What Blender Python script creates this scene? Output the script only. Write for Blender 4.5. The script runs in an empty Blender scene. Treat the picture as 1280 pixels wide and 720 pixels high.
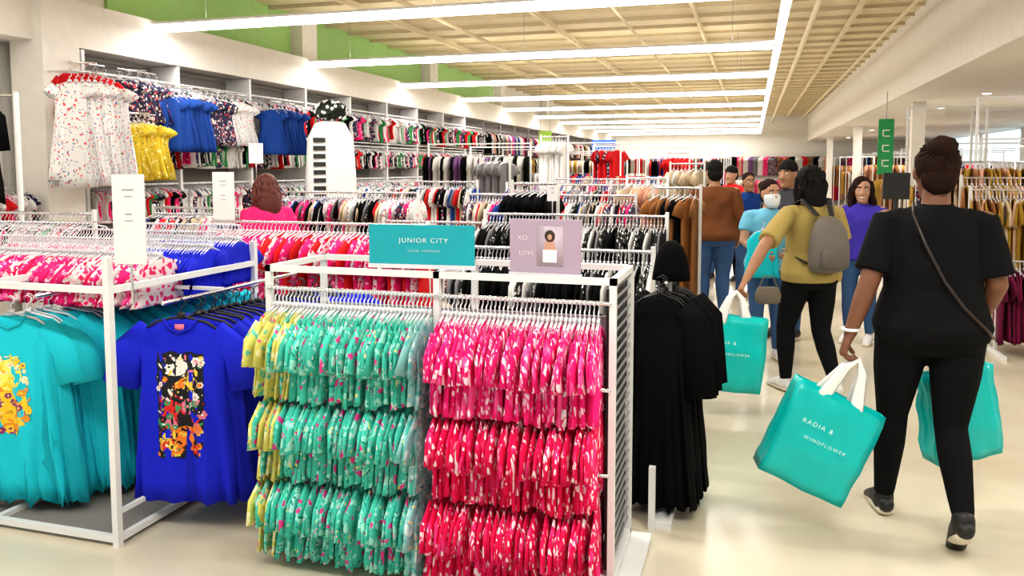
import bpy, bmesh, math, random
from mathutils import Vector, Matrix, noise
from mathutils.bvhtree import BVHTree
random.seed(7)
SC=bpy.context.scene; C=SC.collection
R=math.radians
F=1000.0; PSI=R(16.7); PIT=R(4.5); CAMZ=1.55
cp,sp=math.cos(PIT),math.sin(PIT)
RIGHT=Vector((math.cos(PSI),math.sin(PSI),0)); FWD=Vector((-math.sin(PSI)*cp,math.cos(PSI)*cp,-sp)); UP=RIGHT.cross(FWD)
FH=Vector((-math.sin(PSI),math.cos(PSI),0))
def atD(px,py,d):
    v=FWD+RIGHT*((px-640)/F)+UP*((360-py)/F-0.0713)
    return Vector((0,0,CAMZ))+v*(d/v.dot(FH))
def floor_at(px,py): return atD(px,py,CAMZ*F/(py-210))
# ---------------------------------------------------------------- materials
def newmat(name):
    m=bpy.data.materials.new(name); m.use_nodes=True
    return m,m.node_tree,m.node_tree.nodes['Principled BSDF']
def M(name,col,rough=.6,metal=0,emit=0,alpha=1,var=0,spec=.5):
    m,nt,b=newmat(name); N=nt.nodes; L=nt.links
    b.inputs['Base Color'].default_value=(*col,1); b.inputs['Roughness'].default_value=rough; b.inputs['Metallic'].default_value=metal; b.inputs['Specular IOR Level'].default_value=spec
    if emit: b.inputs['Emission Color'].default_value=(*col,1); b.inputs['Emission Strength'].default_value=emit
    if not emit:
        tc=N.new('ShaderNodeTexCoord'); ns=N.new('ShaderNodeTexNoise'); ns.inputs['Scale'].default_value=9
        L.new(tc.outputs['Object'],ns.inputs['Vector'])
        mp=N.new('ShaderNodeMapRange'); mp.inputs['To Min'].default_value=.93-var; mp.inputs['To Max'].default_value=1.07+var
        L.new(ns.outputs['Fac'],mp.inputs['Value'])
        h=N.new('ShaderNodeHueSaturation'); h.inputs['Color'].default_value=(*col,1)
        L.new(mp.outputs[0],h.inputs['Value']); L.new(h.outputs[0],b.inputs['Base Color'])
    return m
def fabric(name,base,spots=(),stretch=1.0,rough=.85,dist=.25,rv=.18):
    m,nt,b=newmat(name); N=nt.nodes; L=nt.links
    b.inputs['Roughness'].default_value=rough
    b.inputs['Specular IOR Level'].default_value=.25 if max(base)>.05 else .08
    tc=N.new('ShaderNodeTexCoord'); oi=N.new('ShaderNodeObjectInfo')
    mul=N.new('ShaderNodeMath'); mul.operation='MULTIPLY'; mul.inputs[1].default_value=37.0; L.new(oi.outputs['Random'],mul.inputs[0])
    add=N.new('ShaderNodeVectorMath'); add.operation='ADD'; L.new(tc.outputs['Object'],add.inputs[0]); L.new(mul.outputs[0],add.inputs[1])
    sc=N.new('ShaderNodeVectorMath'); sc.operation='MULTIPLY'; sc.inputs[1].default_value=(1,1,stretch); L.new(add.outputs[0],sc.inputs[0])
    nz=N.new('ShaderNodeTexNoise'); nz.inputs['Scale'].default_value=12; L.new(sc.outputs[0],nz.inputs['Vector'])
    ma=N.new('ShaderNodeVectorMath'); ma.operation='MULTIPLY_ADD'; ma.inputs[1].default_value=(dist*.3,)*3; L.new(nz.outputs['Color'],ma.inputs[0]); L.new(sc.outputs[0],ma.inputs[2])
    rgb=N.new('ShaderNodeRGB'); rgb.outputs[0].default_value=(*base,1); col=rgb.outputs[0]
    for i,(c,s,t) in enumerate(spots):
        off=N.new('ShaderNodeVectorMath'); off.operation='ADD'; off.inputs[1].default_value=(i*3.3,i*1.7,i*5.1); L.new(ma.outputs[0],off.inputs[0])
        v=N.new('ShaderNodeTexVoronoi'); v.inputs['Scale'].default_value=s; L.new(off.outputs[0],v.inputs['Vector'])
        lt=N.new('ShaderNodeMath'); lt.operation='LESS_THAN'; lt.inputs[1].default_value=t; L.new(v.outputs['Distance'],lt.inputs[0])
        mx=N.new('ShaderNodeMix'); mx.data_type='RGBA'; L.new(lt.outputs[0],mx.inputs[0]); L.new(col,mx.inputs[6]); mx.inputs[7].default_value=(*c,1); col=mx.outputs[2]
    mr=N.new('ShaderNodeMapRange'); mr.inputs['To Min'].default_value=1-rv; mr.inputs['To Max'].default_value=1+rv; L.new(oi.outputs['Random'],mr.inputs['Value'])
    h=N.new('ShaderNodeHueSaturation'); L.new(mr.outputs[0],h.inputs['Value']); L.new(col,h.inputs['Color']); L.new(h.outputs[0],b.inputs['Base Color'])
    bp=N.new('ShaderNodeBump'); bp.inputs['Strength'].default_value=.35; bp.inputs['Distance'].default_value=.012
    sv=N.new('ShaderNodeVectorMath'); sv.operation='MULTIPLY'; sv.inputs[1].default_value=(1,1,.25); L.new(tc.outputs['Object'],sv.inputs[0])
    wv=N.new('ShaderNodeTexNoise'); wv.inputs['Scale'].default_value=28; L.new(sv.outputs[0],wv.inputs['Vector']); L.new(wv.outputs['Fac'],bp.inputs['Height']); L.new(bp.outputs[0],b.inputs['Normal'])
    return m
WHITEP=M('white_paint',(.77,.77,.76),.45); CHROME=M('chrome',(.75,.75,.76),.2,1); CLEAR=M('clear_plastic',(.70,.70,.73),.2)
BLACKP=M('black_plastic',(.02,.02,.022),.5); GREY=M('grey_plastic',(.30,.30,.31),.5)
WALL=M('wall_paint',(.74,.72,.67),.8); BULK=M('bulkhead_paint',(.79,.76,.71),.8); GREEN=M('green_paint',(.38,.62,.23),.7)
CEIL=M('ceiling_paint',(.69,.60,.41),.85); JOIST=M('joist_paint',(.68,.59,.41),.8); SLAT=M('slatwall',(.26,.24,.225),.7)
TEAL=M('teal_bag_plastic',(.0,.50,.48),.3,var=.05); TEALS=M('teal_sign',(.01,.36,.42),.4); LILAC=M('lilac_sign',(.42,.33,.42),.45); LILACP=M('lilac_sign_patch',(.50,.42,.49),.45)
WHITE=M('white_print',(.92,.92,.92),.6); HANDLE=M('white_bag_handle',(.86,.86,.84),.4); FAINT=M('faint_print',(.82,.78,.82),.6)
LIGHT=M('light_tube',(1,.99,.96),.5,emit=7); WINDOW=M('window_glass_daylight',(.68,.86,.95),.2,emit=1.0); PALEP=M('pale_lit_panel',(.95,.93,.88),.4,emit=.7)
FLOORM,nt,b=newmat('polished_floor'); N=nt.nodes; L=nt.links
tc=N.new('ShaderNodeTexCoord'); n1=N.new('ShaderNodeTexNoise'); n1.inputs['Scale'].default_value=1.3; n1.inputs['Detail'].default_value=6
L.new(tc.outputs['Object'],n1.inputs['Vector']); cr=N.new('ShaderNodeValToRGB'); cr.color_ramp.elements[0].color=(.58,.52,.40,1); cr.color_ramp.elements[1].color=(.71,.66,.54,1); cr.color_ramp.elements[0].position=.3; cr.color_ramp.elements[1].position=.7
L.new(n1.outputs['Fac'],cr.inputs[0]); L.new(cr.outputs[0],b.inputs['Base Color']); b.inputs['Roughness'].default_value=.2
MINT=fabric('mint_floral_cloth',(.08,.57,.45),[((.38,.80,.68),24,.36),((.02,.28,.22),38,.22),((.82,.76,.3),19,.15),((.76,.07,.30),17,.25),((.95,.55,.65),32,.17)],dist=.4)
LIME=fabric('yellow_green_floral_cloth',(.70,.66,.18),[((.90,.86,.50),18,.36),((.15,.55,.42),20,.28),((.80,.12,.32),18,.2)],dist=.4)
GBLUE=fabric('pale_blue_grey_print_cloth',(.26,.54,.54),[((.55,.74,.72),22,.36),((.10,.45,.42),26,.28),((.75,.65,.3),22,.18)],dist=.4)
PINK=fabric('crimson_pink_white_cloth',(.74,.010,.10),[((.88,.05,.24),24,.38),((.95,.78,.82),48,.33)],stretch=.5,dist=.35)
PINKT=fabric('magenta_pink_white_cloth',(.80,.02,.20),[((.92,.12,.38),24,.40),((.95,.80,.86),48,.33)],stretch=.5,dist=.35)
HOTP=fabric('hot_pink_cloth',(.78,.02,.18),[((.95,.35,.55),22,.3)]); PKWH=fabric('pale_pink_floral_cloth',(.80,.68,.68),[((.78,.03,.16),32,.40)])
ROYAL=fabric('royal_blue_cloth',(.013,.022,.52),rv=.15); TURQ=fabric('turquoise_cloth',(.015,.50,.60),rv=.15)
WHFL=fabric('white_floral_cloth',(.76,.75,.74),[((.80,.08,.1),24,.22),((.1,.3,.15),30,.18),((.1,.12,.4),34,.2)]); YEL=fabric('mustard_yellow_cloth',(.66,.48,.04),[((.85,.75,.3),20,.3),((.3,.28,.05),24,.2)])
RED=fabric('red_cloth',(.62,.015,.02)); DENIM=fabric('denim_blue_cloth',(.01,.05,.24)); FLOR=fabric('dark_floral_cloth',(.04,.04,.09),[((.80,.70,.65),26,.36),((.65,.07,.1),20,.27)])
BLK=fabric('black_cloth',(.006,.006,.007),rv=.3); GRYC=fabric('grey_cloth',(.20,.19,.20)); WHC=fabric('white_cloth',(.72,.70,.68)); BRN=fabric('brown_cloth',(.28,.12,.04))
OLV=fabric('mustard_brown_cloth',(.42,.25,.04)); WINE=fabric('wine_cloth',(.14,.008,.045)); BW=fabric('black_white_cloth',(.03,.03,.03),[((.8,.8,.78),34,.36)]); PURP=fabric('purple_cloth',(.2,.09,.24)); PEACH=fabric('peach_cloth',(.70,.38,.27)); GRNC=fabric('green_cloth',(.05,.28,.1)); BEIGE=fabric('beige_cloth',(.55,.44,.31))
# ---------------------------------------------------------------- mesh builder
class MB:
    def __init__(s): s.v=[]; s.f=[]; s.m=[]
    def add(s,vs,fs,mi=0):
        o=len(s.v); s.v+= [Vector(v) for v in vs]; s.f+=[tuple(i+o for i in f) for f in fs]; s.m+=[mi]*len(fs); return s
    def bx(s,x0,x1,y0,y1,z0,z1,mi=0):
        vs=[Vector((x,y,z)) for x in (x0,x1) for y in (y0,y1) for z in (z0,z1)]
        return s.add(vs,[(0,1,3,2),(4,6,7,5),(0,4,5,1),(2,3,7,6),(0,2,6,4),(1,5,7,3)],mi)
    def tube(s,pts,rad,n=8,mi=0,side=None,round_=True):
        pts=[Vector(p) for p in pts]
        if not isinstance(rad,(list,)): rad=[rad]*len(pts)
        rad=[r if isinstance(r,tuple) else (r,r) for r in rad]
        if round_:
            d0=(pts[0]-pts[1]).normalized(); d1=(pts[-1]-pts[-2]).normalized(); a,b2=rad[0]; c,d=rad[-1]; m0=min(a,b2); m1=min(c,d)
            pts=[pts[0]+d0*m0*.9]+[pts[0]+d0*m0*.5]+pts+[pts[-1]+d1*m1*.5,pts[-1]+d1*m1*.9]
            rad=[(a*.4,b2*.4),(a*.85,b2*.85)]+rad+[(c*.85,d*.85),(c*.4,d*.4)]
        k=len(pts); vs=[]; A=Vector(side) if side else None
        for i,p in enumerate(pts):
            t=(pts[min(i+1,k-1)]-pts[max(i-1,0)]).normalized()
            if A is None: A=Vector((1,0,0)) if abs(t.x)<.8 else Vector((0,1,0))
            a=(A-t*A.dot(t)); a=a.normalized() if a.length>1e-4 else t.orthogonal().normalized(); A=a; bb=t.cross(a)
            for j in range(n):
                th=2*math.pi*j/n; vs.append(p+a*math.cos(th)*rad[i][0]+bb*math.sin(th)*rad[i][1])
        fs=[(i*n+j,i*n+(j+1)%n,(i+1)*n+(j+1)%n,(i+1)*n+j) for i in range(k-1) for j in range(n)]
        fs.append(tuple(range(n-1,-1,-1))); fs.append(tuple((k-1)*n+j for j in range(n)))
        return s.add(vs,fs,mi)
    def loft(s,secs,n=20,mi=0,pw=1.0):
        vs=[]
        for (cx,cy,cz,rx,ry) in secs:
            for j in range(n):
                th=2*math.pi*j/n; c,q=math.cos(th),math.sin(th)
                vs.append((cx+rx*math.copysign(abs(c)**pw,c),cy+ry*math.copysign(abs(q)**pw,q),cz))
        k=len(secs); fs=[(i*n+j,i*n+(j+1)%n,(i+1)*n+(j+1)%n,(i+1)*n+j) for i in range(k-1) for j in range(n)]
        fs.append(tuple(range(n-1,-1,-1))); fs.append(tuple((k-1)*n+j for j in range(n)))
        return s.add(vs,fs,mi)
    def ell(s,c,r,nu=12,nv=8,mi=0):
        c=Vector(c); r=r if isinstance(r,(tuple,list)) else (r,r,r)
        vs=[c+Vector((0,0,r[2]))]
        for i in range(1,nv):
            ph=math.pi*i/nv
            for j in range(nu):
                th=2*math.pi*j/nu; vs.append(c+Vector((r[0]*math.sin(ph)*math.cos(th),r[1]*math.sin(ph)*math.sin(th),r[2]*math.cos(ph))))
        vs.append(c-Vector((0,0,r[2]))); e=len(vs)-1
        fs=[(0,1+j,1+(j+1)%nu) for j in range(nu)]
        for i in range(nv-2):
            for j in range(nu): fs.append((1+i*nu+j,1+(i+1)*nu+j,1+(i+1)*nu+(j+1)%nu,1+i*nu+(j+1)%nu))
        fs+=[(e,1+(nv-2)*nu+(j+1)%nu,1+(nv-2)*nu+j) for j in range(nu)]
        return s.add(vs,fs,mi)
    def disk(s,c,rx,ry,ax,ay,n=10,mi=0):
        c=Vector(c); return s.add([c+Vector(ax)*rx*math.cos(2*math.pi*j/n)+Vector(ay)*ry*math.sin(2*math.pi*j/n) for j in range(n)],[tuple(range(n))],mi)
    def mesh(s,name,mats,smooth=True):
        me=bpy.data.meshes.new(name); me.from_pydata([tuple(v) for v in s.v],[],s.f)
        for m in (mats if isinstance(mats,(list,tuple)) else [mats]): me.materials.append(m)
        me.polygons.foreach_set('material_index',s.m); me.polygons.foreach_set('use_smooth',[smooth]*len(s.f)); me.update(); return me
    def build(s,name,mats,parent=None,smooth=True,link=True):
        o=bpy.data.objects.new(name,s.mesh(name,mats,smooth))
        if link: C.objects.link(o)
        if parent: o.parent=parent
        return o
def tag(o,label,cat=None,group=None,kind=None):
    if label: o['label']=label
    if cat: o['category']=cat
    if group: o['group']=group
    if kind: o['kind']=kind
    return o
def thing(name,label,cat,loc=(0,0,0),rz=0,group=None,link=True):
    o=bpy.data.objects.new(name,None)
    if link: C.objects.link(o)
    o.location=loc; o.rotation_euler=(0,0,rz); o.empty_display_size=.1; return tag(o,label,cat,group)
def struct(name,mb,m,smooth=False): return tag(mb.build(name,m,None,smooth),None,kind='structure')
def remesh(o,vox,sm=4,extra=None):
    md=o.modifiers.new('r','REMESH'); md.mode='VOXEL'; md.voxel_size=vox; md.use_smooth_shade=True
    ms=o.modifiers.new('s','SMOOTH'); ms.factor=.5; ms.iterations=sm
    bpy.context.view_layer.update(); dg=bpy.context.evaluated_depsgraph_get()
    me=bpy.data.meshes.new_from_object(o.evaluated_get(dg)); o.modifiers.clear()
    mats=[m for m in o.data.materials]; o.data=me
    if not me.materials:
        for m in mats: me.materials.append(m)
    if extra:
        bm=bmesh.new(); bm.from_mesh(me); em=extra.mesh('x',mats); bm.from_mesh(em); bm.to_mesh(me); bm.free()
    me.polygons.foreach_set('use_smooth',[True]*len(me.polygons)); return o
PROTOS=[]
def text_part(body,size,mat,parent,loc,rot,name='lettering',sx=1.0,sp_=1.15):
    cu=bpy.data.curves.new('t','FONT'); cu.body=body; cu.size=size; cu.align_x='CENTER'; cu.align_y='CENTER'; cu.extrude=.0006; cu.space_line=.95; cu.space_character=sp_; cu.offset=-.0004
    to=bpy.data.objects.new('t',cu); C.objects.link(to); bpy.context.view_layer.update()
    me=bpy.data.meshes.new_from_object(to.evaluated_get(bpy.context.evaluated_depsgraph_get())); bpy.data.objects.remove(to)
    me.materials.clear(); me.materials.append(mat)
    o=bpy.data.objects.new(name,me); C.objects.link(o); o.parent=parent; o.location=loc; o.rotation_euler=rot; o.scale=(sx,1,1); return o
# ---------------------------------------------------------------- garments
def garment_mb(w=.42,h=.4,t=.03,sl=.12,flare=1.0,folds=5,seed=0,sleeve=True,n=20,rag=0,long_=False,dr=.3):
    rnd=random.Random(seed); mb=MB(); hw=w/2; ph=rnd.random()*6; ph2=rnd.random()*6
    rows=[(0,.055),(-.018,.10 if w>.3 else .08),(-.045,hw*.72),(-.075,hw*.9),(-.12,hw*.93),(-.19 if h>.3 else -.15,hw*.88)]
    z0=rows[-1][0]; k=7 if h>.5 else 4
    for i in range(1,k+1):
        u=i/k; rows.append((z0+(-h-z0)*u, hw*(.88+(flare-.88)*u)*(1+.03*math.sin(ph2+u*5))))
    vs=[]
    for i,(z,x) in enumerate(rows):
        u=-z/h; tt=t*(.25+.5*min(1,u*3)); amp=t*.65*u
        for j in range(n):
            th=2*math.pi*j/n; c,q=math.cos(th),math.sin(th)
            fo=amp*(math.sin(folds*c*3.1+ph+z*4)+.5*math.sin(folds*c*6.7+ph2))*.8
            xx=x*math.copysign(abs(c)**.8,c); yy=tt*math.copysign(abs(q)**.7,q)+fo
            zz=z-.075+(rnd.uniform(-rag,rag) if i==len(rows)-1 else .008*u*math.sin(c*9+ph))
            vs.append((xx*(1+rnd.uniform(-.02,.02)),yy,zz))
    K=len(rows); fs=[(i*n+j,(i+1)*n+j,(i+1)*n+(j+1)%n,i*n+(j+1)%n) for i in range(K-1) for j in range(n)]
    fs.append(tuple(range(n))); fs.append(tuple((K-1)*n+j for j in range(n-1,-1,-1)))
    mb.add(vs,fs)
    if sleeve:
        for sgn in (-1,1):
            f=1 if not long_ else 2.6
            a=Vector((sgn*hw*.68,0,-.125)); b=Vector((sgn*(hw*.95+sl*dr*.6),rnd.uniform(-.006,.006),-.155-sl*.3)); c=Vector((sgn*(hw+sl*dr),rnd.uniform(-.012,.012),-.15-sl*1.05*f))
            rr=.045 if h<.45 else .068
            mb.tube([a,b,c],[(rr*.9,t*.4),(rr*1.1,t*.5),(rr*1.2,t*.6)],n=8,side=(1,0,.3),round_=False)
    return mb
def hanger_mesh(w=.36,lite=False):
    mb=MB(); r=.0030
    hook=[(0,0,-.055),(0,0,-.022),(.016,0,-.012),(.017,0,.006),(0,0,.016),(-.014,0,.008)]
    mb.tube(hook,r,n=4 if lite else 6,round_=False)
    mb.tube([(-w/2,0,-.135),(-w*.3,0,-.085),(0,0,-.058),(w*.3,0,-.085),(w/2,0,-.135)],[(.004,.006)]*5,n=4 if lite else 6,round_=False)
    mb.bx(-.014,.014,-.005,.005,-.062,-.044)
    return mb
HM={}
def proto(name,mb,mat,hang=CLEAR,hw=.34,lite=False):
    o=mb.build(name,mat,link=False); PROTOS.append(o)
    key=(hang.name,hw,lite)
    if key not in HM: HM[key]=hanger_mesh(hw,lite).mesh('hanger',hang)
    h=bpy.data.objects.new('hanger',HM[key]); h.parent=o; PROTOS.append(h)
    return o
def place(p,loc,rz,label,cat,group,sc=1,rx=0,ry=0):
    c=p.copy(); C.objects.link(c); c.location=loc; c.rotation_euler=(rx,ry,rz); c.scale=(sc,sc,sc)
    tag(c,label,cat,group)
    for ch in p.children:
        d=ch.copy(); C.objects.link(d); d.parent=c
    return c
def row(protos,p0,p1,n,yaw,label,cat,group,jy=.12,sc=1,order=None):
    p0=Vector(p0); p1=Vector(p1); out=[]
    for i in range(n):
        u=(i+.5)/n; p=p0.lerp(p1,u); q=protos[order(i,u)] if order else random.choice(protos)
        lb_=label(q) if callable(label) else label
        gp_=group(q) if callable(group) else group
        out.append(place(q,p-Vector((0,0,.012)),yaw+random.uniform(-jy,jy),lb_,cat,gp_,sc*random.uniform(.96,1.03),0,random.uniform(-.03,.03)))
    return out
ST=MB(); STM=[]                       # every garment beyond the nearest few hundred goes into one mass
def smi(m):
    if m not in STM: STM.append(m)
    return STM.index(m)
def stuff_row(protos,p0,p1,n,yaw,jy=.2,sc=1):
    p0=Vector(p0); p1=Vector(p1)
    for i in range(n):
        q=random.choice(protos); p=p0.lerp(p1,(i+.5)/n); k=sc*random.uniform(.88,1.08)
        mx=Matrix.Translation(p)@Matrix.Rotation(yaw+random.uniform(-jy,jy),4,'Z')@Matrix.Scale(k,4)
        for o in [q]+list(q.children):
            ST.add([mx@v.co for v in o.data.vertices],[tuple(f.vertices) for f in o.data.polygons],smi(o.data.materials[0]))
# ================================================================ SETTING
struct('floor',MB().bx(-6.6,7.2,-1.5,36,-.1,0),FLOORM)
struct('ceiling',MB().bx(-6.6,2.3,-1.5,36,3.75,3.85),CEIL)
struct('wall_left',MB().bx(-6.6,-6.4,1.5,36,0,3.75),WALL)
struct('wall_far',MB().bx(-6.6,7.2,35.8,36,0,3.85),WALL)
struct('wall_right',MB().bx(7.0,7.2,-1.5,36,0,2.73),WALL)
struct('trim_1',MB().bx(-6.4,-6.0,1.5,35.8,2.66,3.08),BULK)
struct('trim_2',MB().bx(2.15,2.4,-1.5,35.8,2.66,3.75),BULK)
struct('trim_3',MB().bx(2.4,7.0,-1.5,35.8,2.66,2.83),BULK)
for k,(a,b2) in enumerate([(2,5.45),(6.8,10.2),(10.7,14.9),(15.5,19.5)]):
    struct('trim_%d'%(k+4),MB().bx(-6.4,-6.36,a,b2,3.08,3.75),GREEN)
for Y in (5.75,10.45,15.2,19.9,24.6):
    x1=-5.9 if Y<6 else -6.2
    tag(MB().bx(x1-.36,x1,Y-.2,Y+.2,0 if Y<6 else 3.08,3.75).build('column',BULK,smooth=False),None,kind='structure')
for Y in (15,23.1,31.1): tag(MB().bx(2.55,2.75,Y-.1,Y+.1,0,2.66).build('column',BULK,smooth=False),None,kind='structure')
mb=MB()
for i in range(44):
    Y=2.2+i*.75; mb.bx(-6.4,2.15,Y-.015,Y+.015,3.70,3.71).bx(-6.4,2.15,Y-.006,Y+.006,3.71,3.75)
struct('trim_9',mb,JOIST)
mb=MB()
for X in (-5,-2.9,-.8,1.3): mb.bx(X-.02,X+.02,-1,35.8,3.62,3.70)
struct('trim_10',mb,JOIST)
for X,Z,r in ((-4,3.50,.03),(-1.7,3.52,.02),(.7,3.48,.04),(1.75,3.45,.025)):
    tag(MB().tube([(X,-1,Z),(X,35.7,Z)],r,n=12).build('ceiling_pipe',JOIST),'long painted pipe running along the ceiling at '+{-4:'the green wall side',-1.7:'the middle of the light bars',.7:'the edge of the light bars',1.75:'the right bulkhead'}[X],'pipe')
def lamp(size,sy_,en,loc,up=False,col=(1,.97,.92)):
    l=bpy.data.lights.new('area_lamp','AREA'); l.shape='RECTANGLE'; l.size=size; l.size_y=sy_; l.energy=en; l.color=col
    lo=bpy.data.objects.new('area_lamp',l); C.objects.link(lo); lo.location=loc
    if up: lo.rotation_euler=(math.pi,0,0)
for i in range(10):
    Y=7.05+i*3.06
    t=thing('linear_light','white linear light bar crossing the ceiling, '+['nearest','second nearest','third nearest','fourth nearest','fifth nearest','sixth','seventh','eighth','ninth','farthest'][i]+' of the row','ceiling light',(-2.87,Y,2.98),0,'linear ceiling lights')
    MB().bx(-3.12,3.08,-.05,.05,.05,.075).build('housing',WHITEP,t,False)
    MB().bx(-3.1,3.06,-.045,.045,-.02,.05).build('diffuser',LIGHT,t,False)
    for x in (-2.5,0,2.6): MB().tube([(x,0,.07),(x,0,.68)],.003,n=5).build('suspension_wire',GREY,t)
    lamp(6,.07,96,(-2.87,Y,2.95)); lamp(6,.07,16,(-2.87,Y,3.08),True,(1,.95,.82))  # the upward lamps are added above the bars to lighten the ceiling
t=thing('linear_light','long white light strip joining the ends of the ceiling light bars','ceiling light',(.25,0,2.98))
MB().bx(-.04,.04,3.5,34.6,.05,.075).build('housing',WHITEP,t,False); MB().bx(-.035,.035,3.5,34.6,-.02,.05).build('diffuser',LIGHT,t,False)
for i in range(10):
    Y=4.5+i*3
    t=thing('downlight','small round recessed downlight in the low ceiling on the right','ceiling light',(3.3,Y,2.66),0,'recessed downlights')
    MB().loft([(0,0,-.01,.08,.08),(0,0,0,.09,.09)],n=16).build('trim_ring',WHITEP,t); MB().loft([(0,0,-.014,.06,.06),(0,0,-.009,.06,.06)],n=16).build('lens',LIGHT,t)
for Y in (4,9,15,22,29): lamp(2,.5,78,(4.2,Y,2.63))  # area lamps below the low right ceiling, separate from the downlights
for Y in (3.99,.93): lamp(6,.12,96,(-2.6,Y,3.2))  # bare area lamps over the foreground, no bar built for them
lamp(6,.12,17,(-2.87,3.99,3.25),True,(1,.95,.82))  # upward lamp added to lighten the ceiling, no bar built here
lamp(1.2,1.2,74,(1.0,1.2,3.4))  # bare square area lamp overhead, no fixture built
w=bpy.data.worlds.new('w'); SC.world=w; w.use_nodes=True; w.node_tree.nodes['Background'].inputs[0].default_value=(1,.98,.95,1); w.node_tree.nodes['Background'].inputs[1].default_value=.66
# ================================================================ CENTRE RACK
def bar(mb,a,b2,s=.012,mi=0):
    a=Vector(a); b2=Vector(b2); lo=Vector([min(a[i],b2[i]) for i in range(3)]); hi=Vector([max(a[i],b2[i]) for i in range(3)])
    return mb.bx(lo.x-s,hi.x+s,lo.y-s,hi.y+s,lo.z-s,hi.z+s,mi)
t=thing('display_rack','white metal two bay display rack with three hanging tiers in the centre foreground','clothes rack',(-1.155,2.98,0))
ox,oy=-1.155,2.98
XS=[-1.85-ox,-1.126-ox,-.46-ox]; Y0=2.775-oy; Y1=3.2-oy; ZT=1.15
for x in XS:
    for y in (Y0,Y1): bar(MB(),(x,y,.0125),(x,y,ZT)).build('post',WHITEP,t,False)
for y in (Y0,Y1):
    bar(MB(),(XS[0],y,ZT),(XS[2],y,ZT)).build('top_bar',WHITEP,t,False); bar(MB(),(XS[0],y,.06),(XS[2],y,.06)).build('base_bar',WHITEP,t,False)
for x in XS: bar(MB(),(x,Y0,ZT),(x,Y1,ZT)).build('cross_bar',WHITEP,t,False); bar(MB(),(x,Y0,.06),(x,Y1,.06)).build('cross_bar',WHITEP,t,False)
bar(MB(),(XS[2],Y0,.02),(XS[2]+.08,Y1+.05,.02),.01).build('foot_plate',WHITEP,t,False)
TZ=[1.075,.765,.455]
for z in TZ:
    for k in (0,1): MB().tube([(XS[k]+.01,Y0-.02,z),(XS[k+1]-.01,Y0-.02,z)],.008,n=8).build('hang_rail',CHROME,t)
for i in range(26): MB().bx(XS[2]-.003,XS[2]+.003,Y0+.02,Y1-.01,.12+i*.04,.127+i*.04).build('side_slat',GREY,t,False)
MB().bx(XS[2]-.03,XS[2]-.015,Y0+.03,Y1-.015,.08,ZT-.03).build('side_panel',BLACKP,t,False)
MB().bx(XS[0]+.02,XS[2]-.02,Y1-.02,Y1-.01,.08,.95).build('back_panel',GREY,t,False)
GH=.315
def gp(name,s,f,m): return proto(name,garment_mb(.31,GH,.019,.11,1.03,f,s,n=22,rag=.006),m,hw=.22)
mintp=[gp('floral_top',s,5,MINT) for s in range(6)]
limep=[gp('floral_top',s+9,5,LIME) for s in range(2)]
gbp=[gp('floral_top',s+15,5,GBLUE) for s in range(2)]
pinkp=[gp('patterned_top',s+20,6,PINK) for s in range(6)]
pinkt=[gp('patterned_top',s+20,6,PINKT) for s in range(6)]
CN={MINT.name:'mint',LIME.name:'yellow',GBLUE.name:'pale blue'}
TN=['top tier','middle tier','bottom tier']
for k,z in enumerate(TZ):
    nl=(10,7,4)[k]
    row(limep+mintp+gbp,(-1.82,2.755,z),(-1.14,2.755,z),40,R(90),(lambda q,k=k:CN[q.data.materials[0].name]+' floral top packed in the '+TN[k]+' of the centre rack'),'floral top',(lambda q,k=k:CN[q.data.materials[0].name]+' floral tops on the '+TN[k]),jy=.10,order=lambda i,u:(i%2 if (i<nl and i%4!=2) else 8+i%2 if i>37 else 2+random.randrange(6)))
    row(pinkt if k==0 else pinkp,(-1.10,2.755,z),(-.50,2.755,z),36,R(90),'pink and white patterned top packed in the '+TN[k]+' of the centre rack','patterned top','pink and white tops on the '+TN[k],jy=.10)
def sign(label,cx,y,z,wd,ht,mat,rz=0):
    t=thing('sign',label,'sign',(cx,y,z),rz)
    MB().bx(-wd/2,wd/2,-.004,.004,.0,ht).build('sign_panel',mat,t,False); MB().bx(-wd/2-.004,wd/2+.004,-.006,.006,-.012,.004).build('sign_holder',CLEAR,t,False)
    for s in (-1,1): MB().bx(s*wd*.4-.006,s*wd*.4+.006,-.012,.012,-.02,0).build('clip',CLEAR,t,False)
    return t
s=sign('teal shelf sign with white lettering on top of the centre rack',-1.20,2.8,1.18,.42,.155,TEALS,R(4))
text_part('JUNIOR CITY',.026,WHITE,s,(.01,-.0055,.095),(R(90),0,0),sx=1.1,sp_=1.2); text_part('LOOK FAMOUS',.014,WHITE,s,(.01,-.0055,.055),(R(90),0,0),sx=1.1,sp_=1.25)
s=sign('lilac picture sign with a small figure on top of the centre rack',-.715,2.8,1.165,.27,.20,LILAC,R(-4))
text_part('XO',.024,FAINT,s,(-.085,-.0055,.13),(R(90),0,0),sp_=1.2); text_part('LOVE',.022,FAINT,s,(-.07,-.0055,.075),(R(90),0,0),sp_=1.15)
fm=MB(); fm.bx(-.03,.07,-.0052,-.004,.03,.175,3); fm.ell((.02,-.006,.14),(.020,.002,.022),mi=0); fm.ell((.02,-.0075,.136),(.009,.002,.011),mi=1)
fm.add([(.002,-.006,.12),(.038,-.006,.12),(.042,-.006,.085),(-.002,-.006,.085)],[(0,1,2,3)],1); fm.add([(-.006,-.0065,.09),(.046,-.0065,.09),(.046,-.0065,.045),(-.006,-.0065,.045)],[(0,1,2,3)],2)
fm.build('printed_figure',[M('print_hair',(.05,.03,.02)),M('print_skin',(.55,.32,.22)),WHITE,LILACP],s)
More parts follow.
